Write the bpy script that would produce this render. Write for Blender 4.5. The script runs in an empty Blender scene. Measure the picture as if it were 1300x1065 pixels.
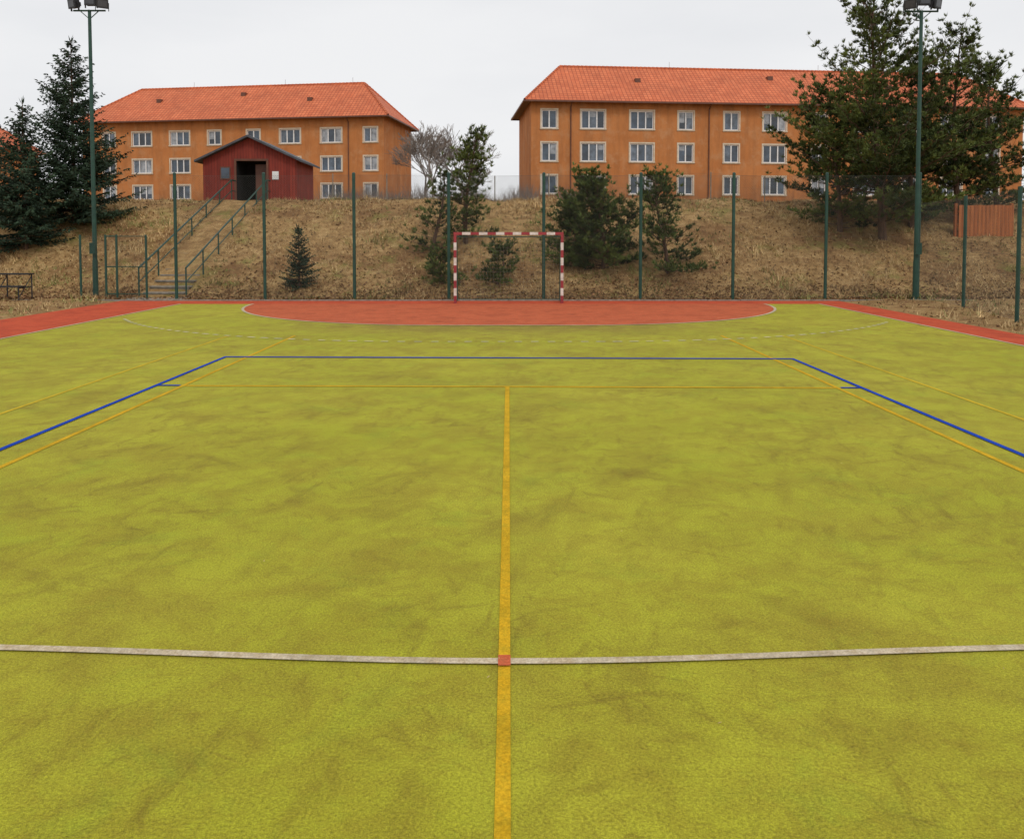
import bpy, math, random
from mathutils import Vector, Matrix, noise
R=random.Random(7)
scene=bpy.context.scene
col=scene.collection
def rad(a): return math.radians(a)

# ---------------------------------------------------------------- materials
def new_mat(name):
    m=bpy.data.materials.new(name); m.use_nodes=True
    nt=m.node_tree; b=nt.nodes['Principled BSDF']
    return m,nt,b
def N(nt,t,**kw):
    n=nt.nodes.new(t)
    for k,v in kw.items():
        if k.startswith('i_'): n.inputs[k[2:].replace('_',' ')].default_value=v
        else: setattr(n,k,v)
    return n
def ramp(nt,fac,stops,interp='LINEAR'):
    r=nt.nodes.new('ShaderNodeValToRGB'); r.color_ramp.interpolation=interp
    e=r.color_ramp.elements
    while len(e)<len(stops): e.new(0.5)
    for i,(p,c) in enumerate(stops):
        e[i].position=p
        e[i].color=(c,c,c,1) if isinstance(c,(int,float)) else (*c,1)
    nt.links.new(fac,r.inputs[0]); return r.outputs[0]
def noise_tex(nt,scale,detail=5,rough=.6,coord='Object',stretch=None,rot=None,dist=0):
    tc=N(nt,'ShaderNodeTexCoord'); src=tc.outputs[coord]
    if rot:
        mp=N(nt,'ShaderNodeMapping'); mp.inputs['Rotation'].default_value=rot
        nt.links.new(src,mp.inputs[0]); src=mp.outputs[0]
    if stretch:
        mp=N(nt,'ShaderNodeMapping'); mp.inputs['Scale'].default_value=stretch
        nt.links.new(src,mp.inputs[0]); src=mp.outputs[0]
    n=N(nt,'ShaderNodeTexNoise'); n.inputs['Scale'].default_value=scale
    n.inputs['Detail'].default_value=detail; n.inputs['Roughness'].default_value=rough
    n.inputs['Distortion'].default_value=dist
    nt.links.new(src,n.inputs['Vector']); return n.outputs[0]
def mix(nt,fac,a,b,blend='MIX'):
    m=N(nt,'ShaderNodeMix',data_type='RGBA',blend_type=blend)
    for s,v in ((m.inputs[0],fac),(m.inputs[6],a),(m.inputs[7],b)):
        if hasattr(v,'links'): nt.links.new(v,s)
        elif isinstance(v,tuple): s.default_value=(*v,1)
        else: s.default_value=v
    return m.outputs[2]
def mul(nt,a,b):
    m=N(nt,'ShaderNodeMath',operation='MULTIPLY')
    for s,v in ((m.inputs[0],a),(m.inputs[1],b)):
        if hasattr(v,'links'): nt.links.new(v,s)
        else: s.default_value=v
    return m.outputs[0]
def bump(nt,b,h,strength,dist=.02):
    bp=N(nt,'ShaderNodeBump'); bp.inputs['Strength'].default_value=strength; bp.inputs['Distance'].default_value=dist
    nt.links.new(h,bp.inputs['Height']); nt.links.new(bp.outputs[0],b.inputs['Normal'])
def simple(name,c1,c2,scale=4,rough=.8,bmp=0,metal=0,stretch=None,detail=6):
    m,nt,b=new_mat(name)
    n=noise_tex(nt,scale,detail,.65,stretch=stretch)
    c=ramp(nt,n,[(.32,c1),(.68,c2)])
    nt.links.new(c,b.inputs['Base Color']); b.inputs['Roughness'].default_value=rough; b.inputs['Metallic'].default_value=metal
    if bmp: bump(nt,b,n,bmp)
    return m
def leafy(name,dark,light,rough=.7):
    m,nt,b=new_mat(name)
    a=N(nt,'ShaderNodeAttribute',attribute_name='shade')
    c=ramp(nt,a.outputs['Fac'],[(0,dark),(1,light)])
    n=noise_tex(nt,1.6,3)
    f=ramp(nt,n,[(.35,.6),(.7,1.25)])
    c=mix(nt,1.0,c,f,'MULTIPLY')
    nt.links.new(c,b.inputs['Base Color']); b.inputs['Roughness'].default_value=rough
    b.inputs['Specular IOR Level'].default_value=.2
    return m

M={}
def turf():
    m,nt,b=new_mat('artificial_turf')
    big=noise_tex(nt,.30,4,.6)
    med=noise_tex(nt,2.1,8,.73,dist=.3)
    fine=noise_tex(nt,85,3,.7)
    vf=noise_tex(nt,260,2,.6)
    c=ramp(nt,big,[(.3,(.325,.335,.020)),(.7,(.420,.390,.036))])
    c=mix(nt,ramp(nt,med,[(.43,0.),(.64,.62)]),c,(.275,.215,.022))
    c=mix(nt,ramp(nt,noise_tex(nt,.9,7,.7,dist=.5),[(.48,0.),(.64,.38)]),c,(.24,.175,.022))
    patch=ramp(nt,noise_tex(nt,.45,5,.65),[(.36,.30),(.60,1.)])
    for sc,st,ro,lo,hi,amt in ((2.8,.36,.65,.52,.69,.55),(3.2,.34,-.9,.53,.70,.52),(7.5,.24,.2,.54,.67,.55),(8.5,.22,1.35,.55,.68,.52),(15,.24,-.4,.56,.68,.50),(22,.16,.9,.59,.67,.50),(19,.14,-1.2,.60,.67,.50)):
        s=noise_tex(nt,sc,8,.69,stretch=(1.0,st,1),rot=(0,0,ro),dist=.4)
        c=mix(nt,mul(nt,ramp(nt,s,[(lo,0.),(hi,amt)]),patch),c,(.178,.125,.018))
    g=ramp(nt,noise_tex(nt,1.3,8,.72,dist=.4),[(.54,0.),(.70,.45)])
    c=mix(nt,g,c,(.265,.34,.028))
    tc=N(nt,'ShaderNodeTexCoord'); sx=N(nt,'ShaderNodeSeparateXYZ'); nt.links.new(tc.outputs['Object'],sx.inputs[0])
    mr=N(nt,'ShaderNodeMapRange'); mr.interpolation_type='SMOOTHSTEP'
    for k,v in zip((1,2,3,4),(14.8,17.2,0,1)): mr.inputs[k].default_value=v
    nt.links.new(sx.outputs[1],mr.inputs[0])
    ab=N(nt,'ShaderNodeMath',operation='ABSOLUTE'); nt.links.new(sx.outputs[0],ab.inputs[0])
    m2=N(nt,'ShaderNodeMapRange'); m2.interpolation_type='SMOOTHSTEP'
    for k,v in zip((1,2,3,4),(1.5,6.0,.9,0)): m2.inputs[k].default_value=v
    nt.links.new(ab.outputs[0],m2.inputs[0])
    c=mix(nt,mul(nt,mul(nt,mr.outputs[0],m2.outputs[0]),ramp(nt,med,[(.3,.4),(.6,1.)])),c,(.20,.14,.03))
    c=mix(nt,1.0,c,ramp(nt,fine,[(.25,.54),(.75,1.44)]),'MULTIPLY')
    c=mix(nt,1.0,c,ramp(nt,vf,[(.25,.55),(.75,1.45)]),'MULTIPLY')
    nt.links.new(c,b.inputs['Base Color']); b.inputs['Roughness'].default_value=.95
    b.inputs['Specular IOR Level'].default_value=.08
    b.inputs['Sheen Weight'].default_value=.16; b.inputs['Sheen Roughness'].default_value=.4; b.inputs['Sheen Tint'].default_value=(1,.92,.35,1)
    bump(nt,b,fine,.6,.012)
    return m
M['turf']=turf()
def turfpaint(name,c1,c2,wear=(.20,.18,.03),w0=.55,w1=.75,amt=.7):
    m,nt,b=new_mat(name)
    n=noise_tex(nt,6,6,.7); f=noise_tex(nt,90,3,.7)
    c=ramp(nt,n,[(.3,c1),(.7,c2)])
    c=mix(nt,ramp(nt,noise_tex(nt,14,6,.75),[(w0,0.),(w1,amt)]),c,wear)
    c=mix(nt,ramp(nt,noise_tex(nt,1.6,8,.75,dist=.4),[(.46,0.),(.66,.6)]),c,(c1[0]*.58,c1[1]*.68,c1[2]*.8))
    c=mix(nt,1.0,c,ramp(nt,f,[(.25,.64),(.75,1.3)]),'MULTIPLY')
    nt.links.new(c,b.inputs['Base Color']); b.inputs['Roughness'].default_value=.95; b.inputs['Specular IOR Level'].default_value=.1
    return m
M['yellow']=turfpaint('yellow_line_turf',(.56,.32,.012),(.66,.40,.02),(.36,.28,.02),.45,.72,.75)
M['yellow_worn']=turfpaint('yellow_line_worn',(.60,.40,.025),(.68,.46,.03),(.40,.36,.03),.42,.70,.75)
M['blue']=turfpaint('blue_line_turf',(.008,.045,.34),(.015,.07,.42),(.06,.09,.2),.55,.8,.5)
M['white']=turfpaint('white_line_turf',(.50,.40,.27),(.64,.56,.42),(.36,.25,.12),.43,.70,.8)
M['white_worn']=turfpaint('white_line_worn',(.58,.55,.30),(.70,.66,.44),(.38,.36,.06),.46,.72,.8)
M['red']=turfpaint('red_turf',(.47,.090,.036),(.56,.135,.06),(.38,.15,.07),.46,.72,.7)
M['red_edge']=turfpaint('red_border_turf',(.46,.065,.03),(.56,.10,.042),(.33,.12,.06),.5,.75,.6)

def terrain_mat():
    m,nt,b=new_mat('dry_grass_ground')
    a=noise_tex(nt,.45,6,.7); c2=noise_tex(nt,3.0,9,.78); f=noise_tex(nt,22,6,.8)
    c=ramp(nt,c2,[(.3,(.15,.085,.036)),(.5,(.38,.235,.10)),(.72,(.60,.42,.20))])
    c=mix(nt,ramp(nt,a,[(.48,0.),(.62,.75)]),c,(.19,.095,.042))
    c=mix(nt,ramp(nt,noise_tex(nt,.8,7,.75),[(.53,0.),(.66,.6)]),c,(.19,.20,.05))
    c=mix(nt,1.0,c,ramp(nt,f,[(.3,.5),(.7,1.45)]),'MULTIPLY')
    nt.links.new(c,b.inputs['Base Color']); b.inputs['Roughness'].default_value=1
    b.inputs['Specular IOR Level'].default_value=.1
    bump(nt,b,f,.8,.06); return m
M['terrain']=terrain_mat()
M['drygrass']=leafy('dry_grass_blades',(.17,.105,.045),(.80,.57,.28))
M['greengrass']=leafy('green_grass_blades',(.10,.11,.03),(.34,.36,.11))
M['litter']=leafy('leaf_litter',(.08,.038,.018),(.42,.22,.10))
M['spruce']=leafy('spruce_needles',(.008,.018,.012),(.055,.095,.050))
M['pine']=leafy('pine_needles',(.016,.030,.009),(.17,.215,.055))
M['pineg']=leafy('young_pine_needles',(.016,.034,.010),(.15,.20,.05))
M['bark']=simple('pine_bark',(.05,.032,.022),(.16,.09,.055),9,.95,.6,stretch=(1,1,.3))
M['twig']=simple('bare_twigs',(.15,.125,.11),(.26,.22,.19),3,.95)
M['green']=simple('green_painted_steel',(.008,.045,.032),(.018,.075,.05),5,.5)
M['wire']=simple('fence_wire',(.05,.065,.06),(.10,.11,.10),5,.6)
M['black']=simple('black_metal',(.010,.010,.012),(.022,.022,.025),6,.5)
M['lampglass']=simple('floodlight_glass',(.03,.033,.04),(.08,.085,.095),2,.15)
M['concrete']=simple('weathered_concrete',(.16,.14,.11),(.33,.30,.25),6,.95,.5)
M['goalred']=simple('goal_red_paint',(.22,.018,.028),(.36,.045,.05),9,.5)
M['goalwhite']=simple('goal_white_paint',(.52,.46,.40),(.78,.74,.68),9,.5)
M['net']=simple('net_cord',(.16,.17,.14),(.28,.28,.24),8,.9)
M['frame']=simple('white_window_frame',(.66,.66,.66),(.84,.84,.84),3,.5)
M['trim']=simple('cream_window_surround',(.52,.43,.31),(.70,.60,.47),2.5,.8)
M['gutter']=simple('brown_gutter',(.10,.035,.02),(.16,.06,.03),3,.5)
M['soffit']=simple('soffit_boards',(.13,.07,.04),(.22,.12,.06),3,.8)
def wallmat(name,c1,c2,stain):
    m,nt,b=new_mat(name)
    n=noise_tex(nt,.35,6,.65)
    c=ramp(nt,n,[(.3,c1),(.7,c2)])
    st=noise_tex(nt,1.1,8,.75,stretch=(1.2,1.2,.18))
    c=mix(nt,ramp(nt,st,[(.46,0.),(.72,.65)]),c,stain)
    pt=noise_tex(nt,.8,8,.75)
    c=mix(nt,ramp(nt,pt,[(.50,0.),(.66,.6)]),c,(c2[0]*.95,c2[1]*1.3,c2[2]*1.9))
    tc=N(nt,'ShaderNodeTexCoord'); sx=N(nt,'ShaderNodeSeparateXYZ'); nt.links.new(tc.outputs['Object'],sx.inputs[0])
    gr=ramp(nt,mul(nt,sx.outputs[2],.1),[(.12,.8),(.26,0.),(.86,0.),(.93,.7)])
    c=mix(nt,mul(nt,gr,ramp(nt,st,[(.35,.1),(.65,1.)])),c,stain)
    nt.links.new(c,b.inputs['Base Color']); b.inputs['Roughness'].default_value=.9; b.inputs['Specular IOR Level'].default_value=.15
    bump(nt,b,noise_tex(nt,30,4),.3,.01); return m
M['wall']=wallmat('orange_render',(.45,.168,.055),(.56,.230,.082),(.25,.112,.05))
def roofmat():
    m,nt,b=new_mat('orange_roof_tiles')
    tc=N(nt,'ShaderNodeTexCoord')
    br=N(nt,'ShaderNodeTexBrick'); br.offset=0.0
    br.inputs['Scale'].default_value=1; br.inputs['Brick Width'].default_value=.36; br.inputs['Row Height'].default_value=.42
    br.inputs['Mortar Size'].default_value=.04; br.inputs['Mortar Smooth'].default_value=.6
    br.inputs['Color1'].default_value=(.58,.135,.045,1); br.inputs['Color2'].default_value=(.70,.19,.072,1); br.inputs['Mortar'].default_value=(.33,.06,.022,1)
    nt.links.new(tc.outputs['UV'],br.inputs['Vector'])
    n=noise_tex(nt,.5,8,.7)
    c=mix(nt,1.0,br.outputs[0],ramp(nt,n,[(.3,.74),(.7,1.08)]),'MULTIPLY')
    nt.links.new(c,b.inputs['Base Color']); b.inputs['Roughness'].default_value=.75
    bump(nt,b,br.outputs[1],-.5,.03); return m
M['roof']=roofmat()
def glassmat():
    m,nt,b=new_mat('window_glass')
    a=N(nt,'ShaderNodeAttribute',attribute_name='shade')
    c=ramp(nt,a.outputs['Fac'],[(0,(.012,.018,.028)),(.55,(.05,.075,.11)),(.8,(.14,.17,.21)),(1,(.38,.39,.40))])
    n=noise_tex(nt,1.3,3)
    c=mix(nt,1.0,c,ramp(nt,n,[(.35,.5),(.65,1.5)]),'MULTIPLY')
    nt.links.new(c,b.inputs['Base Color']); b.inputs['Roughness'].default_value=.08; b.inputs['Specular IOR Level'].default_value=.8
    return m
M['glass']=glassmat()
def plank(name,c1,c2,w=8):
    m,nt,b=new_mat(name)
    tc=N(nt,'ShaderNodeTexCoord')
    br=N(nt,'ShaderNodeTexBrick'); br.inputs['Scale'].default_value=1; br.offset=0
    br.inputs['Brick Width'].default_value=1/w; br.inputs['Row Height'].default_value=5
    br.inputs['Mortar Size'].default_value=.006
    br.inputs['Color1'].default_value=(*c1,1); br.inputs['Color2'].default_value=(*c2,1); br.inputs['Mortar'].default_value=(c1[0]*.3,c1[1]*.3,c1[2]*.3,1)
    nt.links.new(tc.outputs['UV'],br.inputs['Vector'])
    c=mix(nt,1.0,br.outputs[0],ramp(nt,noise_tex(nt,3,6,.7,stretch=(3,3,.5)),[(.3,.7),(.7,1.2)]),'MULTIPLY')
    nt.links.new(c,b.inputs['Base Color']); b.inputs['Roughness'].default_value=.8; return m
M['shed']=plank('red_wood_planks',(.20,.024,.014),(.27,.036,.019))
M['orangewood']=plank('orange_wood_planks',(.40,.12,.035),(.50,.17,.05),7)
M['shedroof']=simple('bitumen_roof',(.05,.055,.065),(.10,.105,.12),4,.8)
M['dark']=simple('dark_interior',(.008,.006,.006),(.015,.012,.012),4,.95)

# ---------------------------------------------------------------- mesh builder
class MB:
    def __init__(s): s.v=[];s.f=[];s.m=[];s.sh=[]
    def face(s,pts,m=0,sh=.5):
        i=len(s.v); s.v.extend([tuple(p) for p in pts]); s.f.append(tuple(range(i,i+len(pts)))); s.m.append(m); s.sh.append(sh)
    def box(s,x0,x1,y0,y1,z0,z1,m=0,sh=.5,mat=None):
        p=[Vector(c) for c in ((x0,y0,z0),(x1,y0,z0),(x1,y1,z0),(x0,y1,z0),(x0,y0,z1),(x1,y0,z1),(x1,y1,z1),(x0,y1,z1))]
        if mat: p=[mat@q for q in p]
        i=len(s.v); s.v.extend([tuple(q) for q in p])
        for f in ((0,3,2,1),(4,5,6,7),(0,1,5,4),(1,2,6,5),(2,3,7,6),(3,0,4,7)):
            s.f.append(tuple(i+k for k in f)); s.m.append(m); s.sh.append(sh)
    def tube(s,p0,p1,r0,r1=None,n=6,m=0,sh=.5,caps=False):
        p0=Vector(p0);p1=Vector(p1); r1=r0 if r1 is None else r1
        d=(p1-p0)
        if d.length<1e-6: return
        d.normalize(); a=d.orthogonal().normalized(); b=d.cross(a)
        i=len(s.v)
        for p,r in ((p0,r0),(p1,r1)):
            for k in range(n):
                t=2*math.pi*k/n; s.v.append(tuple(p+a*(r*math.cos(t))+b*(r*math.sin(t))))
        for k in range(n):
            k2=(k+1)%n; s.f.append((i+k,i+k2,i+n+k2,i+n+k)); s.m.append(m); s.sh.append(sh)
        if caps:
            s.f.append(tuple(i+k for k in reversed(range(n)))); s.m.append(m); s.sh.append(sh)
            s.f.append(tuple(i+n+k for k in range(n))); s.m.append(m); s.sh.append(sh)
    def path(s,pts,r,n=6,m=0):
        for a,b in zip(pts,pts[1:]): s.tube(a,b,r,r,n,m,caps=True)
    def build(s,name,mats,parent=None,loc=(0,0,0),rotz=0,uv=False,smooth=False):
        me=bpy.data.meshes.new(name); me.from_pydata(s.v,[],s.f)
        for k in mats: me.materials.append(M[k])
        me.polygons.foreach_set('material_index',s.m)
        at=me.attributes.new('shade','FLOAT','FACE'); at.data.foreach_set('value',s.sh)
        if uv:
            ul=me.uv_layers.new(name='UVMap')
            for p in me.polygons:
                nrm=p.normal; u=Vector((0,0,1)).cross(nrm)
                u=u.normalized() if u.length>1e-3 else Vector((1,0,0))
                w=nrm.cross(u)
                for li in p.loop_indices:
                    co=me.vertices[me.loops[li].vertex_index].co
                    ul.data[li].uv=(co.dot(u),co.dot(w))
        if smooth: me.polygons.foreach_set('use_smooth',[True]*len(me.polygons))
        me.update()
        o=bpy.data.objects.new(name,me); col.objects.link(o)
        o.location=loc; o.rotation_euler=(0,0,rotz)
        if parent: o.parent=parent
        return o
def empty(name,loc=(0,0,0),rotz=0):
    e=bpy.data.objects.new(name,None); col.objects.link(e); e.location=loc; e.rotation_euler=(0,0,rotz); e.empty_display_size=.5; return e

# ---------------------------------------------------------------- terrain
def sm(t): t=max(0,min(1,t)); return t*t*(3-2*t)
def zt(x,y):
    foot=25.35+.25*noise.noise(Vector((x*.25,3,0)))
    t=(y-foot)/8.2
    if t<=0: z=-.02
    else:
        tc=min(1,t); z=-.02+3.45*(.55*tc+.45*sm(tc))
        z+=(.20*noise.noise(Vector((x*.4,y*.45,1)))+.09*noise.noise(Vector((x*1.3,y*1.3,5))))*min(1,t*4)*(1 if t<1.5 else .6)
    if y>33.6: z+=min(y-33.6,38)*.036
    if t<=0 and (x<-11.9 or x>10.3):
        z+=.05*(1+noise.noise(Vector((x*.8,y*.8,2))))*min(1,max(-11.9-x,x-10.3)*2)
    return z
xs=[-500,-300,-200,-140,-100,-80,-65,-55,-46,-40,-36,-33]
x=-30
while x<=30: xs.append(x); x+=.35
xs+=[33,36,40,46,55,65,80,100,140,200,300,500]
ys=[-300,-150,-80,-50,-35,-25,-18,-12,-6,0,4,8,11,14,16,18,19.5,21,22,23,24,24.6]
y=24.9
while y<=37: ys.append(y); y+=.3
ys+=[38,40,43,47,52,58,64,70,76,85,100,130,180,260,400,700]
mb=MB(); nx=len(xs)
for yy in ys:
    for xx in xs: mb.v.append((xx,yy,zt(xx,yy)))
for j in range(len(ys)-1):
    for i in range(nx-1):
        a=j*nx+i; mb.f.append((a,a+1,a+nx+1,a+nx)); mb.m.append(0); mb.sh.append(.5)
mb.build('ground',['terrain'],smooth=True)

# ---------------------------------------------------------------- court
def rect(mb,x0,x1,y0,y1,z,m=0,sh=.5): mb.face([(x0,y0,z),(x1,y0,z),(x1,y1,z),(x0,y1,z)],m,sh)
XL,XR=-9.42,8.90; GY=23.15
court=empty('sports_court')
b=MB(); rect(b,XL,XR,-17,GY,.0); b.build('turf_surface',['turf'],court)
b=MB()
rect(b,-11.7,XL,-18.5,24.35,.0); rect(b,XR,9.95,-18.5,24.35,.0); rect(b,XL,XR,GY,24.35,.0); rect(b,XL,XR,-18.5,-17,.0)
b.build('red_border',['red_edge'],court)
def gpath(r,n=40,ns=1):
    pts=[]
    for k in range(n+1):
        t=math.pi-math.pi/2*k/n; pts.append((-1.5+r*math.cos(t),GY-r*math.sin(t)))
    for k in range(1,ns): pts.append((-1.5+3*k/ns,GY-r))
    for k in range(n+1):
        t=math.pi/2-math.pi/2*k/n; pts.append((1.5+r*math.cos(t),GY-r*math.sin(t)))
    return pts
b=MB(); P=gpath(5.80); b.face([(p[0],p[1],.004) for p in reversed(P)]); b.build('goal_area',['red'],court)
def strip(b,pts,w,z,m=0,dash=None):
    acc=0
    for (x0,y0),(x1,y1) in zip(pts,pts[1:]):
        L=math.hypot(x1-x0,y1-y0)
        if L<1e-6: continue
        acc+=L
        if dash and (acc%(2*dash))>dash: continue
        nxx,nyy=-(y1-y0)/L*w/2,(x1-x0)/L*w/2
        b.face([(x0-nxx,y0-nyy,z),(x1-nxx,y1-nyy,z),(x1+nxx,y1+nyy,z),(x0+nxx,y0+nyy,z)],m)
b=MB()
strip(b,gpath(5.83),.07,.008)
strip(b,[(XL,-17),(XL,GY)],.06,.008); strip(b,[(XR,-17),(XR,GY)],.06,.008)
mid=[(x*.1,3.435+.155*(1-math.exp(-(x*.1/1.9)**2))) for x in range(-94,89)]
mid=[p for p in mid if XL+.03<p[0]<XR-.03]
strip(b,mid,.047,.008)
b.build('white_lines',['white'],court)
b=MB()
src=gpath(8.65,400,90)
P9=[p for p in src if XL+.5<p[0]<XR-.45]
strip(b,P9,.075,.008,dash=.15)
b.build('dashed_free_throw_line',['white_worn'],court)
b=MB()
strip(b,[(-.02,-2.96),(-.02,10.0)],.052,.004)
for xx in (-4.10,4.07): strip(b,[(xx,-8.4),(xx,15.45)],.055,.004)
strip(b,[(-4.07,10.10),(-.02,10.04),(4.04,9.95)],.07,.0045)
b.build('tennis_lines',['yellow'],court)
b=MB()
for xx in (-5.36,5.25): strip(b,[(xx,-8.4),(xx,15.45)],.045,.004)
b.build('tennis_doubles_lines',['yellow_worn'],court)
b=MB()
strip(b,[(-4.44,-5.5),(-4.44,12.65)],.058,.008); strip(b,[(4.37,-5.5),(4.37,12.43)],.058,.008)
strip(b,[(-4.41,12.60),(4.34,12.38)],.085,.008)
strip(b,[(-4.41,10.12),(-4.14,10.115)],.06,.008); strip(b,[(4.11,9.95),(4.34,9.945)],.06,.008)
b.build('volleyball_lines',['blue'],court)
b=MB(); rect(b,-.047,.007,3.39,3.478,.012); b.build('centre_mark',['red'],court)
b=MB()
x=-15
while x<14:
    b.box(x,x+.985,24.36,24.46,-.1,.03+.008*R.random()); x+=1.0
b.build('concrete_kerb',['concrete'])

# ---------------------------------------------------------------- ground cover
b=MB()
def onground():
    while True:
        x=R.uniform(-24,24); y=R.uniform(24.6,35.5)
        if R.random()<.12:
            x=R.choice([R.uniform(-20,-11.9),R.uniform(10.1,18)]); y=R.uniform(12,25)
        if -11.75<x<-10.2 and y>25.5: continue
        if -13.6<x<-8.9 and y>34.6: continue
        return x,y
for i in range(30000):
    x,y=onground(); z=zt(x,y)
    cl=noise.noise(Vector((x*.5,y*.5,9)))
    if cl<-.1 and R.random()<.7: continue
    base=.50+.45*cl+R.uniform(-.25,.3)-(.3 if y<26.4 and y>24.5 else 0)
    big=1.9 if (noise.noise(Vector((x*1.4,y*1.4,19)))>.25) else 1.0
    gm=1 if noise.noise(Vector((x*.35,y*.5,30)))>.16 and R.random()<.55 else 0
    for k in range(3):
        a=R.uniform(0,6.28); h=R.uniform(.04,.15)*(1.2 if cl>.2 else .85)*big; w=.012
        l=R.uniform(.3,1.3)*h
        px=x+R.uniform(-.06,.06); py=y+R.uniform(-.06,.06)
        b.face([(px-w*math.sin(a),py+w*math.cos(a),z-.01),(px+w*math.sin(a),py-w*math.cos(a),z-.01),(px+l*math.cos(a),py+l*math.sin(a),z+h)],gm,max(0,min(1,base+R.uniform(-.15,.15))))
b.build('dry_grass',['drygrass','greengrass'])
b=MB()
for i in range(26000):
    if R.random()<.5: x=R.uniform(-22,22); y=24.6+abs(R.gauss(0,1.2))
    else: x,y=onground()
    if y<24.52 and -11.8<x<10: continue
    if -11.75<x<-10.2 and y>25.5: continue
    z=zt(x,y)+R.uniform(.01,.04)
    s=R.uniform(.025,.055); a=R.uniform(0,6.28); c,sn=math.cos(a)*s,math.sin(a)*s
    t1,t2=R.uniform(-.03,.03),R.uniform(-.03,.03)
    b.face([(x-c,y-sn,z-t1),(x+sn*.6,y-c*.6,z+t2),(x+c,y+sn,z+t1),(x-sn*.6,y+c*.6,z+.02)],0,R.random()*.9)
b.build('leaf_litter',['litter'])
b=MB()
for i in range(260):
    x=R.uniform(-9,8.6); y=R.uniform(1.5,22); s=R.uniform(.003,.006); a=R.uniform(0,6.28); l=R.uniform(1.0,3.0)
    c,sn=math.cos(a)*s*l,math.sin(a)*s*l
    b.face([(x-c,y-sn,.011),(x+sn*.25,y-c*.25,.012),(x+c,y+sn,.013),(x-sn*.25,y+c*.25,.012)],0,R.choice([.3,.6,1,1]))
b.build('turf_debris',['drygrass'])

# ---------------------------------------------------------------- handball goal
g=empty('handball_goal',(0,23.45,0))
b=MB(); s=.04
def bars(b,p0,p1,n,first):
    p0=Vector(p0);p1=Vector(p1)
    for k in range(n):
        a=p0.lerp(p1,k/n); c=p0.lerp(p1,(k+1)/n)
        lo=[min(a[i],c[i]) for i in range(3)]; hi=[max(a[i],c[i]) for i in range(3)]
        ax=max(range(3),key=lambda i:hi[i]-lo[i])
        for i in range(3):
            if i!=ax: lo[i]-=s;hi[i]+=s
        b.box(lo[0],hi[0],lo[1],hi[1],lo[2],hi[2],(k+first)%2)
bars(b,(-1.56,0,0),(-1.56,0,1.98),9,0); bars(b,(1.54,0,0),(1.54,0,1.98),9,0)
bars(b,(-1.60,0,2.02),(1.58,0,2.02),13,0)
b.build('posts_and_crossbar',['goalred','goalwhite'],g)
b=MB()
for xx in (-1.56,1.54):
    b.path([(xx,.04,1.98),(xx,.75,1.93),(xx,1.05,.03),(xx,.04,.03)],.018,6)
b.path([(-1.56,1.05,.03),(1.54,1.05,.03)],.018,6)
b.path([(-1.56,.75,1.93),(1.54,.75,1.93)],.014,6)
b.build('rear_frame',['green'],g)
b=MB(); r=.0018
n=31
for k in range(n+1):
    x=-1.56+3.1*k/n; sag=.05*math.sin(math.pi*k/n)
    b.path([(x,.04,1.97),(x,.4,1.93-sag),(x,.75,1.92),(x,.92,1.0),(x,1.05,.04)],r,3)
for k in range(19):
    t=k/18; z=1.92-1.88*t; yy=.75+.3*t
    b.path([(-1.56,yy,z),(1.54,yy,z)],r,3)
for yy in (.14,.25,.36,.47,.58,.68): b.path([(-1.56,yy,1.95),(0,yy,1.90),(1.54,yy,1.95)],r,3)
for xx in (-1.56,1.54):
    for k in range(18):
        z=1.92-.108*k; b.path([(xx,.04,z),(xx,.75+.3*k/18,z)],r,3)
    for k in range(1,8): b.path([(xx,.04+.1*k,1.94),(xx,.04+.12*k,.04)],r,3)
b.build('net',['net'],g)

# ---------------------------------------------------------------- fences
def chain(b,p0,p1,h0,h1,s=.075,r=.0016,m=0):
    p0=Vector(p0);p1=Vector(p1); W=(p1-p0).length; d=(p1-p0)/W; H=h1-h0
    def pt(u,v): q=p0+d*u; return (q.x,q.y,q.z+h0+v)
    c=-H
    while c<W:
        u0=max(c,0); u1=min(c+H,W)
        if u1>u0:
            b.tube(pt(u0,u0-c),pt(u1,u1-c),r,r,3,m)
            b.tube(pt(W-u0,u0-c),pt(W-u1,u1-c),r,r,3,m)
        c+=s
    for v in (0,H*.5,H): b.tube(pt(0,v),pt(W,v),r*1.5,r*1.5,4,m)
f=empty('chain_link_fence')
b=MB(); w=MB()
FX=[-10.25,-7.52,-4.76,-1.85,1.07,4.05,6.90,9.75,12.6]
for i,x in enumerate(FX):
    b.tube((x,24.9,-.1),(x,24.9,3.86),.05,.05,8,caps=True)
    b.tube((x,24.9,3.86),(x,24.9,3.90),.06,.03,8,caps=True)
for x0,x1 in zip(FX,FX[1:]): chain(w,(x0,24.9,0),(x1,24.9,0),.08,3.8)
side=[(12.6,24.9),(12.05,21.4),(11.15,17.7),(10.9,14.2),(10.8,10.8)]
for (x,y) in side[1:]:
    b.tube((x,y,-.1),(x,y,3.0),.045,.045,8,caps=True)
for a,c in zip(side,side[1:]): chain(w,(*a,0),(*c,0),.08,2.95)
b.build('posts',['green'],f); w.build('wire_mesh',['wire'],f)

f=empty('crest_wire_fence')
b=MB(); w=MB(); x=-7.5; prev=None
while x<15:
    z=zt(x,34.6)
    b.tube((x,34.6,z-.3),(x,34.6,z+1.15),.024,.024,6,caps=True)
    if prev: chain(w,(prev[0],34.6,prev[1]),(x,34.6,z),.05,1.1,s=.11,r=.0018)
    prev=(x,z); x+=2.3
b.build('posts',['concrete'],f); w.build('wire_mesh',['wire'],f)

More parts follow.
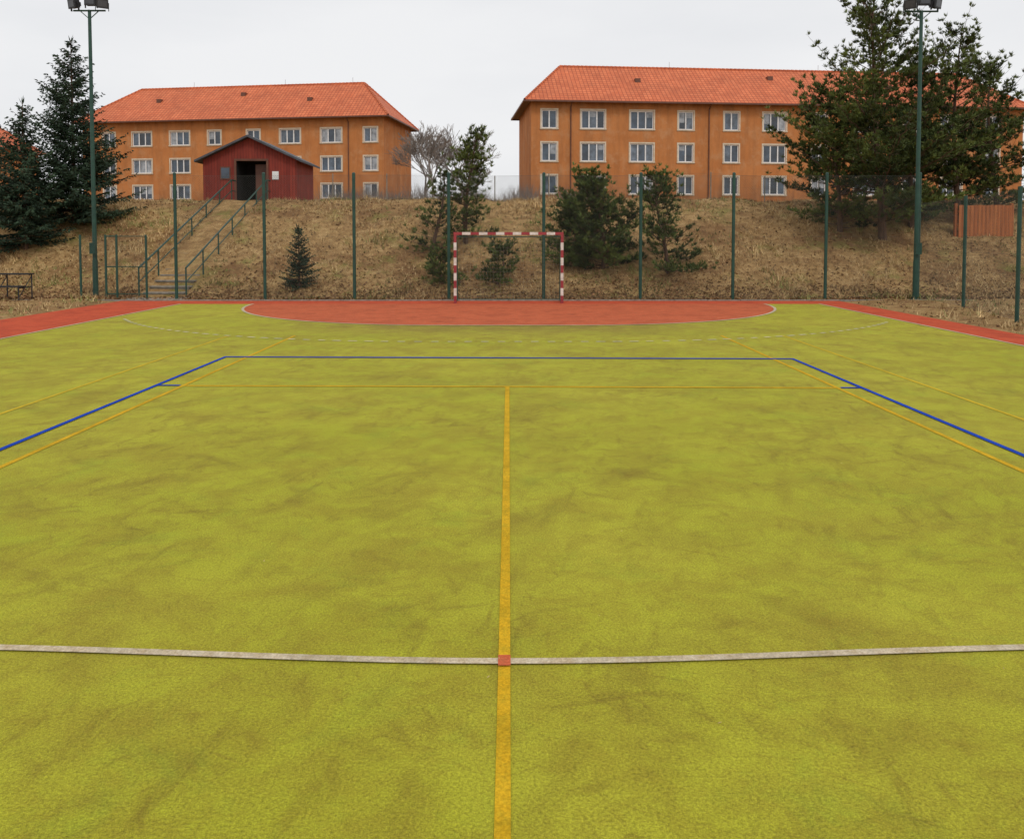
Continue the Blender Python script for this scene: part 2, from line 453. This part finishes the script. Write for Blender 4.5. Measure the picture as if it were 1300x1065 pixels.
f=empty('wire_gate')
b=MB(); w=MB()
for x in (-13.35,-12.56,-12.22,-11.3):
    b.tube((x,25.2,-.1),(x,25.2,2.0),.035,.035,8,caps=True)
for z in (.15,1.0,1.95):
    b.tube((-12.53,25.2,z),(-12.25,25.2,z),.02,.02,6)
    b.tube((-12.2,25.2,z),(-11.33,25.2,z),.012,.012,6)
chain(w,(-13.35,25.2,0),(-11.3,25.2,0),.1,1.95)
b.build('frame',['green'],f); w.build('wire_mesh',['wire'],f)

# ---------------------------------------------------------------- floodlight poles
def pole(x,y,H,heads,rz=0):
    f=empty('floodlight_pole',(x,y,0),rz); b=MB()
    b.tube((0,0,-.2),(0,0,1.2),.085,.08,12,caps=True); b.tube((0,0,1.2),(0,0,H),.07,.05,12,caps=True)
    b.box(-.14,.14,-.14,.14,0,.05)
    b.tube((-.5,0,H-.02),(.5,0,H-.02),.028,.028,8,caps=True)
    b.tube((-.3,0,H-.02),(0,0,H-.28),.015,.015,6); b.tube((.3,0,H-.02),(0,0,H-.28),.015,.015,6)
    b.box(-.09,.09,-.16,-.09,1.4,1.75)
    b.build('pole',['green'],f)
    b=MB()
    for hx,hz,tilt,rz2 in heads:
        mt=Matrix.Translation((hx,-.05,H+hz))@Matrix.Rotation(rz2,4,'Z')@Matrix.Rotation(tilt,4,'X')
        b.box(-.15,.15,-.10,.06,-.12,.12,0,mat=mt)
        b.box(-.17,.17,-.13,-.10,-.14,.14,0,mat=mt)
        b.box(-.13,.13,-.136,-.1305,-.10,.10,1,mat=mt)
        b.box(-.09,.09,.06,.14,-.06,.06,0,mat=mt)
        b.box(-.195,-.175,-.05,.0,-.2,.05,0,mat=mt); b.box(.175,.195,-.05,.0,-.2,.05,0,mat=mt)
    b.build('floodlights',['black','lampglass'],f)
pole(-13.1,25.6,9.0,[(-.42,.17,rad(8),rad(-30)),(.42,.17,rad(8),rad(30)),(.1,.24,rad(0),0)])
pole(12.38,24.6,8.70,[(-.36,.17,rad(10),rad(-30)),(.36,.19,rad(8),rad(35)),(.02,.27,rad(0),0)])

# ---------------------------------------------------------------- steps
f=empty('concrete_stairs'); b=MB()
ns=20; y0,y1=25.75,34.4; zz=3.42
for k in range(ns):
    ya=y0+(y1-y0)*k/ns; yb=y0+(y1-y0)*(k+1)/ns
    b.box(-11.62,-10.38,ya,yb-.004,zz*k/ns-.5,zz*(k+1)/ns-.05,0)
    b.box(-11.66,-10.34,ya-.03,yb-.035,zz*(k+1)/ns-.048,zz*(k+1)/ns,0)
b.box(-11.9,-10.1,24.6,25.7,-.1,.02)
b.build('steps',['concrete'],f)
b=MB()
for xx in (-11.75,-10.25):
    for hh in (.95,.5): b.path([(xx,y0-.1,hh),(xx,y1,zz+hh),(xx,y1+.5,zz+hh)],.03 if hh>.9 else .018,8)
    for k in range(7):
        t=k/6; yy=y0-.1+(y1-y0+.1)*t
        b.tube((xx,yy,zz*t-.4),(xx,yy,zz*t+.95),.026,.026,8)
b.build('handrails',['green'],f)

# ---------------------------------------------------------------- small stepped bench on the left
f=empty('bleacher_bench',(-15.2,24.1,0)); b=MB()
for yy,z in ((0,.42),(.45,.78)):
    for k in range(2): b.box(-1.1,.62,yy+k*.15,yy+k*.15+.13,z,z+.04)
for xx in (-1.0,-.2,.55):
    b.tube((xx,.02,0),(xx,.02,.42),.02,.02,6); b.tube((xx,.7,0),(xx,.7,.78),.02,.02,6)
    b.tube((xx,.02,.40),(xx,.7,.40),.018,.018,6); b.tube((xx,.02,.1),(xx,.7,.74),.014,.014,6)
b.build('seats_and_frame',['black'],f)

# ---------------------------------------------------------------- shed
S=empty('red_wooden_shed',(-13.25,35.2,3.3)); W_,D_,HE,HA=4.05,3.0,2.0,2.95
b=MB()
o0,o1,oh=1.45,2.75,1.95
ZB=-.5
cx=W_/2
b.face([(0,0,ZB),(o0,0,ZB),(o0,0,oh),(0,0,oh)]); b.face([(o1,0,ZB),(W_,0,ZB),(W_,0,oh),(o1,0,oh)])
b.face([(0,0,oh),(W_,0,oh),(W_,0,HE),(cx,0,HA),(0,0,HE)])
b.face([(W_,0,ZB),(W_,D_,ZB),(W_,D_,HE),(W_,0,HE)]); b.face([(0,D_,ZB),(0,0,ZB),(0,0,HE),(0,D_,HE)])
b.face([(W_,D_,ZB),(0,D_,ZB),(0,D_,HE),(cx,D_,HA),(W_,D_,HE)])
b.build('plank_walls',['shed'],S,uv=True)
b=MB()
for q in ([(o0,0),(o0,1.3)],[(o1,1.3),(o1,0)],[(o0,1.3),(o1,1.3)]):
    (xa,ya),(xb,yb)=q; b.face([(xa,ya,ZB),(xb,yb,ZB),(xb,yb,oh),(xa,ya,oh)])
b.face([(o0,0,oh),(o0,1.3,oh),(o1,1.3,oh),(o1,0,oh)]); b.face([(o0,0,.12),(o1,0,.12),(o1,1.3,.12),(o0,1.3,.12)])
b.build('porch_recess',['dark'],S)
b=MB(); ov=.28; th=.08; sl=(HA-HE)/cx
for sgn in (-1,1):
    xe=cx+sgn*(cx+ov); ze=HE-sl*ov
    pts=[(cx,HA),(xe,ze)]
    top=[(x,z+th+.02) for x,z in pts]; bot=[(x,z+.01) for x,z in pts]
    A=[(top[0][0],-ov,top[0][1]),(top[1][0],-ov,top[1][1]),(top[1][0],D_+.2,top[1][1]),(top[0][0],D_+.2,top[0][1])]
    B=[(bot[0][0],-ov,bot[0][1]),(bot[1][0],-ov,bot[1][1]),(bot[1][0],D_+.2,bot[1][1]),(bot[0][0],D_+.2,bot[0][1])]
    b.face(A); b.face(B[::-1]); b.face([A[0],A[1],B[1],B[0]]); b.face([A[1],A[2],B[2],B[1]]); b.face([A[2],A[3],B[3],B[2]])
b.build('gable_roof',['shedroof'],S)
b=MB()
b.box(.75,1.2,-.03,-.005,1.15,1.7,0); b.box(.80,1.15,-.04,-.031,1.2,1.65,1)
b.box(3.0,3.28,-.03,-.005,1.15,1.5,2)
b.box(o0-.09,o0-.002,-.03,-.003,0,oh+.09,0); b.box(o1+.002,o1+.09,-.03,-.003,0,oh+.09,0); b.box(o0,o1,-.03,-.003,oh+.002,oh+.09,0)
b.box(2.12,2.68,.5,.54,.12,1.85,0)
b.build('window_and_trim',['gutter','glass','frame'],S)

# ---------------------------------------------------------------- apartment buildings
def building(origin,rotz,L,D,base,top,rise,inset,cols,rows,wh,pipes=()):
    E=empty('orange_apartment_building',(origin[0],origin[1],base),rotz)
    H=top-base; wl=MB(); tr=MB(); fr=MB(); gl=MB()
    rr=random.Random(int(L*10))
    wins=[(u-w/2,u+w/2,z-base-wh/2,z-base+wh/2,w) for u,w in cols for z in rows]
    us=sorted({0,L}|{q for u,w in cols for q in (u-w/2,u+w/2)})
    vs=sorted({-1.5,H}|{q for z in rows for q in (z-base-wh/2,z-base+wh/2)})
    for a,c in zip(us,us[1:]):
        for d,e in zip(vs,vs[1:]):
            mu,mv=(a+c)/2,(d+e)/2
            if any(w[0]<mu<w[1] and w[2]<mv<w[3] for w in wins): continue
            wl.face([(a,0,d),(c,0,d),(c,0,e),(a,0,e)])
    wl.face([(L,0,-1.5),(L,D,-1.5),(L,D,H),(L,0,H)]); wl.face([(L,D,-1.5),(0,D,-1.5),(0,D,H),(L,D,H)]); wl.face([(0,D,-1.5),(0,0,-1.5),(0,0,H),(0,D,H)])
    dp=.16
    for u0,u1,v0,v1,w in wins:
        wl.face([(u0,0,v0),(u0,dp,v0),(u0,dp,v1),(u0,0,v1)]); wl.face([(u1,dp,v0),(u1,0,v0),(u1,0,v1),(u1,dp,v1)])
        wl.face([(u0,0,v1),(u0,dp,v1),(u1,dp,v1),(u1,0,v1)]); wl.face([(u0,dp,v0),(u0,0,v0),(u1,0,v0),(u1,dp,v0)])
        t=.13
        tr.box(u0-t,u0,-.03,-.002,v0-t,v1+t); tr.box(u1,u1+t,-.03,-.002,v0-t,v1+t)
        tr.box(u0+.002,u1-.002,-.03,-.002,v1,v1+t); tr.box(u0-t-.03,u1+t+.03,-.09,-.032,v0-.08,v0-.01)
        tr.box(u0+.002,u1-.002,-.03,-.002,v0-t,v0)
        k=.085; ya,yb=.07,.12
        fr.box(u0,u0+k,ya,yb,v0,v1); fr.box(u1-k,u1,ya,yb,v0,v1); fr.box(u0+k,u1-k,ya,yb,v0,v0+k); fr.box(u0+k,u1-k,ya,yb,v1-k,v1)
        n=3 if w>1.8 else 2
        for q in range(1,n):
            um=u0+(u1-u0)*q/n; fr.box(um-.055,um+.055,ya,yb,v0+k,v1-k)
        for q in range(n):
            a=u0+(u1-u0)*q/n; c=u0+(u1-u0)*(q+1)/n
            sh=rr.choice([.05,.2,.4,.5,.6,.7])
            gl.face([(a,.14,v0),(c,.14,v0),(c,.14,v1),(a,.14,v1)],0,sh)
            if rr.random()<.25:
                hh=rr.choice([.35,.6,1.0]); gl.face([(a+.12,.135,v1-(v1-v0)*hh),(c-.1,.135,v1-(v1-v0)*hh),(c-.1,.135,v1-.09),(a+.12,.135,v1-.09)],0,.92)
    wl.build('rendered_walls',['wall'],E,uv=True); tr.build('window_surrounds',['trim'],E); fr.build('window_frames',['frame'],E); gl.build('window_panes',['glass'],E)
    o=.65; ze=H-.05; zr=ze+rise; ym=D/2
    A,B,C,Dd=(-o,-o,ze),(L+o,-o,ze),(L+o,D+o,ze),(-o,D+o,ze)
    r0,r1=(inset,ym,zr),(L-inset,ym,zr)
    b=MB(); b.face([A,B,r1,r0]); b.face([B,C,r1]); b.face([C,Dd,r0,r1]); b.face([Dd,A,r0])
    b.build('tiled_roof',['roof'],E,uv=True)
    b=MB()
    def ridge(p,q):
        p=Vector(p);q=Vector(q); n=int((q-p).length/.4)
        for k in range(n):
            a=p.lerp(q,k/n); c=p.lerp(q,(k+1)/n); b.tube(a,c,.13,.10,6,0)
    ridge(r0,r1); ridge(A,r0); ridge(B,r1); ridge(C,r1); ridge(Dd,r0)
    b.build('ridge_tiles',['roof'],E,uv=True)
    b=MB()
    b.face([(-o,-o,ze-.02),(-o,D+o,ze-.02),(L+o,D+o,ze-.02),(L+o,-o,ze-.02)],1)
    b.box(-o-.12,L+o+.12,-o-.12,-o,ze-.16,ze-.02); b.box(-o-.12,L+o+.12,D+o,D+o+.12,ze-.16,ze-.02)
    b.box(-o-.12,-o,-o,D+o,ze-.16,ze-.02); b.box(L+o,L+o+.12,-o,D+o,ze-.16,ze-.02)
    for u in pipes:
        b.tube((u,-.1,-1),(u,-.1,ze-.5),.055,.055,6); b.tube((u,-.1,ze-.5),(u,-o-.04,ze-.15),.055,.055,6)
    b.build('gutters_and_soffit',['gutter','soffit'],E)
    b=MB(); sl=rise/(ym+o)
    for u,yy in ((L*.22,2.6),(L*.5,3.4),(L*.74,2.2)):
        z=ze+sl*(yy+o); b.box(u-.25,u+.25,yy-.2,yy+.3,z-.2,z+.25)
    for u in (L*.3,L*.62,L*.85):
        b.tube((u,ym,zr-.1),(u,ym,zr+.6),.015,.015,5)
    b.build('roof_vents',['gutter'],E)
N_,W2=1.35,2.1
aL=rad(8.6); LL=32.5
building((-12.3-LL*math.cos(aL),80+LL*math.sin(aL)),-aL,LL,10,4.7,14.05,4.25,3.6,
   [(LL-u,w) for u,w in ((1.35,N_),(5.4,W2),(9.7,W2),(13.6,N_),(17.8,N_),(21.6,W2),(25.8,W2),(29.5,N_))],(12.2,9.4,6.72),1.4,pipes=(.4,LL-3.6))
building((1.95,71.4),rad(5.3),46,10,4.6,14.05,4.1,3.3,
   [(1.6,N_),(5.5,W2),(9.9,W2),(13.9,N_),(18.1,N_),(22.1,W2),(26.3,N_),(30.7,W2),(35,N_),(39,W2),(43,N_)],(12.45,9.58,6.72),1.6,pipes=(3.5,16.0,33))
building((-93,100),rad(-4),30,10,4.6,13.3,3.8,3.6,
   [(3+4.2*k,W2 if k%2 else N_) for k in range(7)],(11.6,8.9,6.2),1.4,pipes=(.4,))

# ---------------------------------------------------------------- plank fence on the right
f=empty('wooden_plank_fence'); b=MB()
x=16.6; z=zt(17.5,29.9)
while x<18.55:
    b.box(x,x+.135,29.9,29.925,z-.1,z+1.12+R.uniform(-.015,.015)); x+=.145
for z2 in (.3,.85): b.box(16.6,18.6,29.93,29.98,z+z2,z+z2+.09)
for xx in (16.55,18.6): b.box(xx-.05,xx+.05,29.985,30.08,z-.3,z+1.2)
b.build('planks',['orangewood'],f,uv=True)

# ---------------------------------------------------------------- trees
def sprig(b,p,d,L,w,rr,sh,n=3,spread=.5,m=1):
    for k in range(n):
        q=Vector((d.x+rr.gauss(0,spread),d.y+rr.gauss(0,spread),d.z+rr.gauss(0,spread*.8)))
        if q.length<1e-3: continue
        q.normalize(); l=L*rr.uniform(.6,1.15)
        s=q.cross(Vector((rr.gauss(0,1),rr.gauss(0,1),rr.gauss(0,1))))
        if s.length<1e-3: continue
        s=s.normalized()*w*.5
        mid=p+q*l*.45
        b.face([p,mid+s,p+q*l,mid-s],m,max(0,min(1,sh+rr.uniform(-.18,.18))))
def spruce(x,y,H,Rr,seed,step=.17,name='spruce_tree',sp=1.0,lean=.0,exp=.85):
    rr=random.Random(seed); b=MB(); z0=zt(x,y)-.1
    rt=.012*H+.02
    b.tube((0,0,0),(lean*.5,0,H*.5),rt,rt*.6,8,0); b.tube((lean*.5,0,H*.5),(lean,0,H),rt*.6,.01,8,0)
    h=.04*H
    while h<H*.985:
        fr=h/H; n=rr.choice([6,7,8]) if fr<.85 else 4
        for k in range(n):
            az=rr.uniform(0,6.283); L=Rr*(1-fr)**exp*rr.uniform(.5,1.18)+.08
            if rr.random()<.1: continue
            up=-.28+.75*fr+rr.uniform(-.1,.1); curl=.30
            d=Vector((math.cos(az),math.sin(az),0)); hh=h+rr.uniform(-.06,.06)
            prev=None; tone=rr.uniform(.15,.6)
            st=max(.05,.085*sp)
            ns=max(3,int(L/st))
            for i in range(ns+1):
                s=i/ns; p=Vector((lean*fr,0,hh))+d*(s*L)+Vector((0,0,L*(up*s+curl*s*s)))
                if prev is not None: b.tube(prev,p,.010*(1-s)+.003,.010*(1-s)+.002,3,0)
                if s>.12:
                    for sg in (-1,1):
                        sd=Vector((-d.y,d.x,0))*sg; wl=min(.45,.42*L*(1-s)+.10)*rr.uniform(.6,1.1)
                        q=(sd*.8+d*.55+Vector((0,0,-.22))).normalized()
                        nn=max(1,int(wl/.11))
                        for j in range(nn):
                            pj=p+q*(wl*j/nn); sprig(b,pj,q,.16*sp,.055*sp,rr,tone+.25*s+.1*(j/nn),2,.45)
                prev=p
        h+=step*rr.uniform(.8,1.2)
    sprig(b,Vector((lean,0,H-.1)),Vector((0,0,1)),.35,.05,rr,.5,5,.25)
    return b.build(name,['bark','spruce'],loc=(x,y,z0))
spruce(-16.6,31.0,7.0,2.4,11,.14)
spruce(-17.3,29.0,5.3,1.8,12,.15)
spruce(-19.6,30.6,3.8,1.9,15,.18)
spruce(-6.85,26.4,2.0,.62,13,.085,'young_spruce',.62)

def pine(x,y,H,Rr,seed,cb=.12,dens=1.0,name='pine_tree',mat='pine',nl=.18,trunkr=None,asc=.45,prof=None,whorl=.36,tw=.034,bend=.25,tri=12,lean=0,gap=.1):
    rr=random.Random(seed); b=MB(); z0=zt(x,y)-.12; rt=trunkr or .016*H+.02
    def tp(f): return Vector((bend*math.sin(f*3+seed)+lean*f,bend*.5*math.sin(f*2.2+seed*2)-bend*.5*math.sin(seed*2),H*f))-Vector((bend*math.sin(seed),0,0))
    for k in range(10): b.tube(tp(k/10),tp((k+1)/10),rt*(1-k/10)+.012,rt*(1-(k+1)/10)+.012,8,0)
    h=cb*H
    while h<H*.97:
        f=h/H; n=rr.choice([4,5,6,7])
        for k in range(n):
            pr=prof(f) if prof else (1-((f-cb)/(1-cb)))**.7
            L=Rr*pr*rr.uniform(.40,1.2)+.12
            az=rr.uniform(0,6.283)
            if rr.random()<gap: continue
            d=Vector((math.cos(az),math.sin(az),0)); a=asc*(.25+f*1.7)+rr.uniform(-.18,.18)
            base=tp(f)+Vector((0,0,rr.uniform(-.1,.1))); prev=base; ns=max(3,int(L/.27))
            tone=rr.uniform(-.05,.65)
            for i in range(1,ns+1):
                s=i/ns; p=base+d*(L*s)+Vector((0,0,L*(a*s*.6+.45*s*s*a)))+Vector((rr.gauss(0,.03),rr.gauss(0,.03),rr.gauss(0,.03)))
                b.tube(prev,p,.022*L/2*(1-s)+.006,.022*L/2*(1-s)+.005,4,0)
                if s>.28:
                    for sg in ((-1,1) if i<ns else (0,)):
                        side=Vector((-d.y,d.x,0))*sg
                        wl=(.22+.28*L*(1-s))*rr.uniform(.4,1.15) if sg else .16
                        q=(side*.85+d*.6+Vector((0,0,rr.uniform(.1,.6)+.5*f))).normalized()
                        b.tube(p,p+q*wl,.006,.004,3,0)
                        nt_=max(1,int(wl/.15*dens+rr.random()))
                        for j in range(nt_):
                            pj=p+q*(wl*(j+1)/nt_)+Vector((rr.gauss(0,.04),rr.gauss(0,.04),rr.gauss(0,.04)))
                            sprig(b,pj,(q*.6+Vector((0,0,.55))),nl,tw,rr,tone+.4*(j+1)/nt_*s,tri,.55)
                prev=p
        h+=whorl*rr.uniform(.7,1.3)
    for k in range(8): sprig(b,tp(1)-Vector((0,0,.12*k)),Vector((0,0,1)),nl*1.2,tw,rr,.5,9,.45)
    return b.build(name,['bark',mat],loc=(x,y,z0))
bigprof=lambda f: (.62+.38*math.sin(min(1,max(0,f-.08)/.25)*1.57))*(1-max(0,(f-.34)/.66)**.9*.82)
pine(13.75,29.8,9.1,3.5,21,.07,1.45,prof=bigprof,trunkr=.15,whorl=.31,nl=.195,tw=.036,asc=.55,gap=.10)
pine(12.5,30.6,5.2,2.6,33,.06,1.4,prof=bigprof,trunkr=.10,whorl=.30,nl=.19,tw=.036,asc=.55)
pine(15.3,30.8,6.4,2.4,29,.05,1.4,prof=bigprof,trunkr=.11,whorl=.29,nl=.19,tw=.036,asc=.6)
pine(17.35,31.2,7.5,2.2,22,.06,1.45,prof=bigprof,trunkr=.12,whorl=.29,nl=.19,tw=.036,asc=.6,gap=.10)
pine(19.3,32.0,5.8,2.2,34,.06,1.4,prof=bigprof,trunkr=.10,whorl=.30,nl=.19,tw=.036,asc=.6)
pine(-1.55,29.3,4.0,1.0,23,.06,1.0,name='young_pine',whorl=.28,asc=.6)
pine(-2.75,28.6,3.0,.85,24,.04,.7,name='young_pine',whorl=.32,asc=.6)
pine(-.45,26.7,1.25,.75,25,.06,1.2,name='young_pine',mat='pineg',whorl=.22,asc=.6)
pine(3.2,27.7,2.9,1.5,26,.03,2.0,name='young_pine',mat='pineg',whorl=.15,asc=.65,prof=lambda f:(1-f)**.5,nl=.17,tw=.032)
pine(2.1,28.3,2.1,1.2,31,.03,1.8,name='young_pine',mat='pineg',whorl=.16,asc=.65,prof=lambda f:(1-f)**.5,nl=.17,tw=.032)
pine(5.45,27.6,3.3,1.3,27,.03,1.3,name='young_pine',mat='pineg',whorl=.24,asc=.7,nl=.17,tw=.030)
pine(-2.0,26.6,1.0,.5,28,.06,.9,name='young_pine',whorl=.2)

def bare(x,y,z0,H,seed,name='bare_tree',lv=7,spread=.42,r0=.14):
    rr=random.Random(seed); b=MB()
    def grow(p,d,L,r,l):
        q=p+d*L; b.tube(p,q,max(r,.014),max(r*.7,.012),4 if l<lv-1 else 5,0)
        if l==0: return
        for k in range(rr.choice([2,3,3]) if l>1 else 3):
            nd=Vector((d.x+rr.gauss(0,spread),d.y+rr.gauss(0,spread),d.z+rr.gauss(.12,spread*.5))).normalized()
            grow(p.lerp(q,rr.uniform(.55,1)),nd,L*rr.uniform(.66,.9),r*.62,l-1)
    grow(Vector((0,0,0)),Vector((0,0,1)),H*.23,r0,lv)
    b.build(name,['twig'],loc=(x,y,z0))
bare(-5.6,60,3.8,8.8,41); bare(-3.6,66,4.0,9.0,42); bare(-7.0,68,4.2,9.0,47); bare(-2.4,61,4.0,5.6,43)
bare(31.0,92,4.8,18.0,44,r0=.25); bare(34.5,95,4.8,17.5,48,r0=.25)
b=MB(); rr=random.Random(5)
for i in range(900):
    x=rr.uniform(-14,6); y=rr.uniform(58,68); z=4.1; h=rr.uniform(1.0,2.2)*(.8+.5*noise.noise(Vector((x*.5,0,0))))
    for k in range(4):
        dx,dy=rr.gauss(0,.45),rr.gauss(0,.45); m_=(x+dx*.4,y+dy*.4,z+h*.55)
        b.tube((x,y,z),m_,.014,.010,3,0); b.tube(m_,(x+dx,y+dy,z+h),.010,.004,3,0)
b.build('distant_shrubs',['twig'])

# ---------------------------------------------------------------- world, sun, camera
w=bpy.data.worlds.new('World'); scene.world=w; w.use_nodes=True; nt=w.node_tree
bg=nt.nodes['Background']; sky=nt.nodes.new('ShaderNodeTexSky'); sky.sky_type='NISHITA'; sky.sun_disc=False
sky.sun_elevation=rad(50); sky.sun_rotation=rad(160); sky.dust_density=4; sky.air_density=1
tc=N(nt,'ShaderNodeTexCoord'); mp=N(nt,'ShaderNodeMapping'); mp.inputs['Scale'].default_value=(1,1,3.2); nt.links.new(tc.outputs['Generated'],mp.inputs[0])
nz=N(nt,'ShaderNodeTexNoise'); nz.inputs['Scale'].default_value=1.8; nz.inputs['Detail'].default_value=6; nt.links.new(mp.outputs[0],nz.inputs['Vector'])
cl=ramp(nt,nz.outputs[0],[(.32,(8.0,8.1,8.35)),(.62,(9.1,9.12,9.2))])
c=mix(nt,.94,sky.outputs[0],cl)
nt.links.new(c,bg.inputs[0]); bg.inputs[1].default_value=.1
sd=bpy.data.lights.new('sun','SUN'); sd.energy=1.0; sd.angle=rad(15); sd.color=(1,.96,.9)
so=bpy.data.objects.new('sun',sd); col.objects.link(so); so.rotation_euler=(rad(40),0,rad(20)); so.location=(5,-5,20)
cd=bpy.data.cameras.new('camera'); co=bpy.data.objects.new('camera',cd); col.objects.link(co)
cd.sensor_width=36; cd.lens=28.44; cd.shift_y=-.1405; cd.shift_x=.003; cd.clip_end=2000
co.location=(0,0,1.83); co.rotation_euler=(rad(87.5),0,0)
scene.camera=co
scene.view_settings.view_transform='Standard'; scene.view_settings.look='None'; scene.view_settings.exposure=0
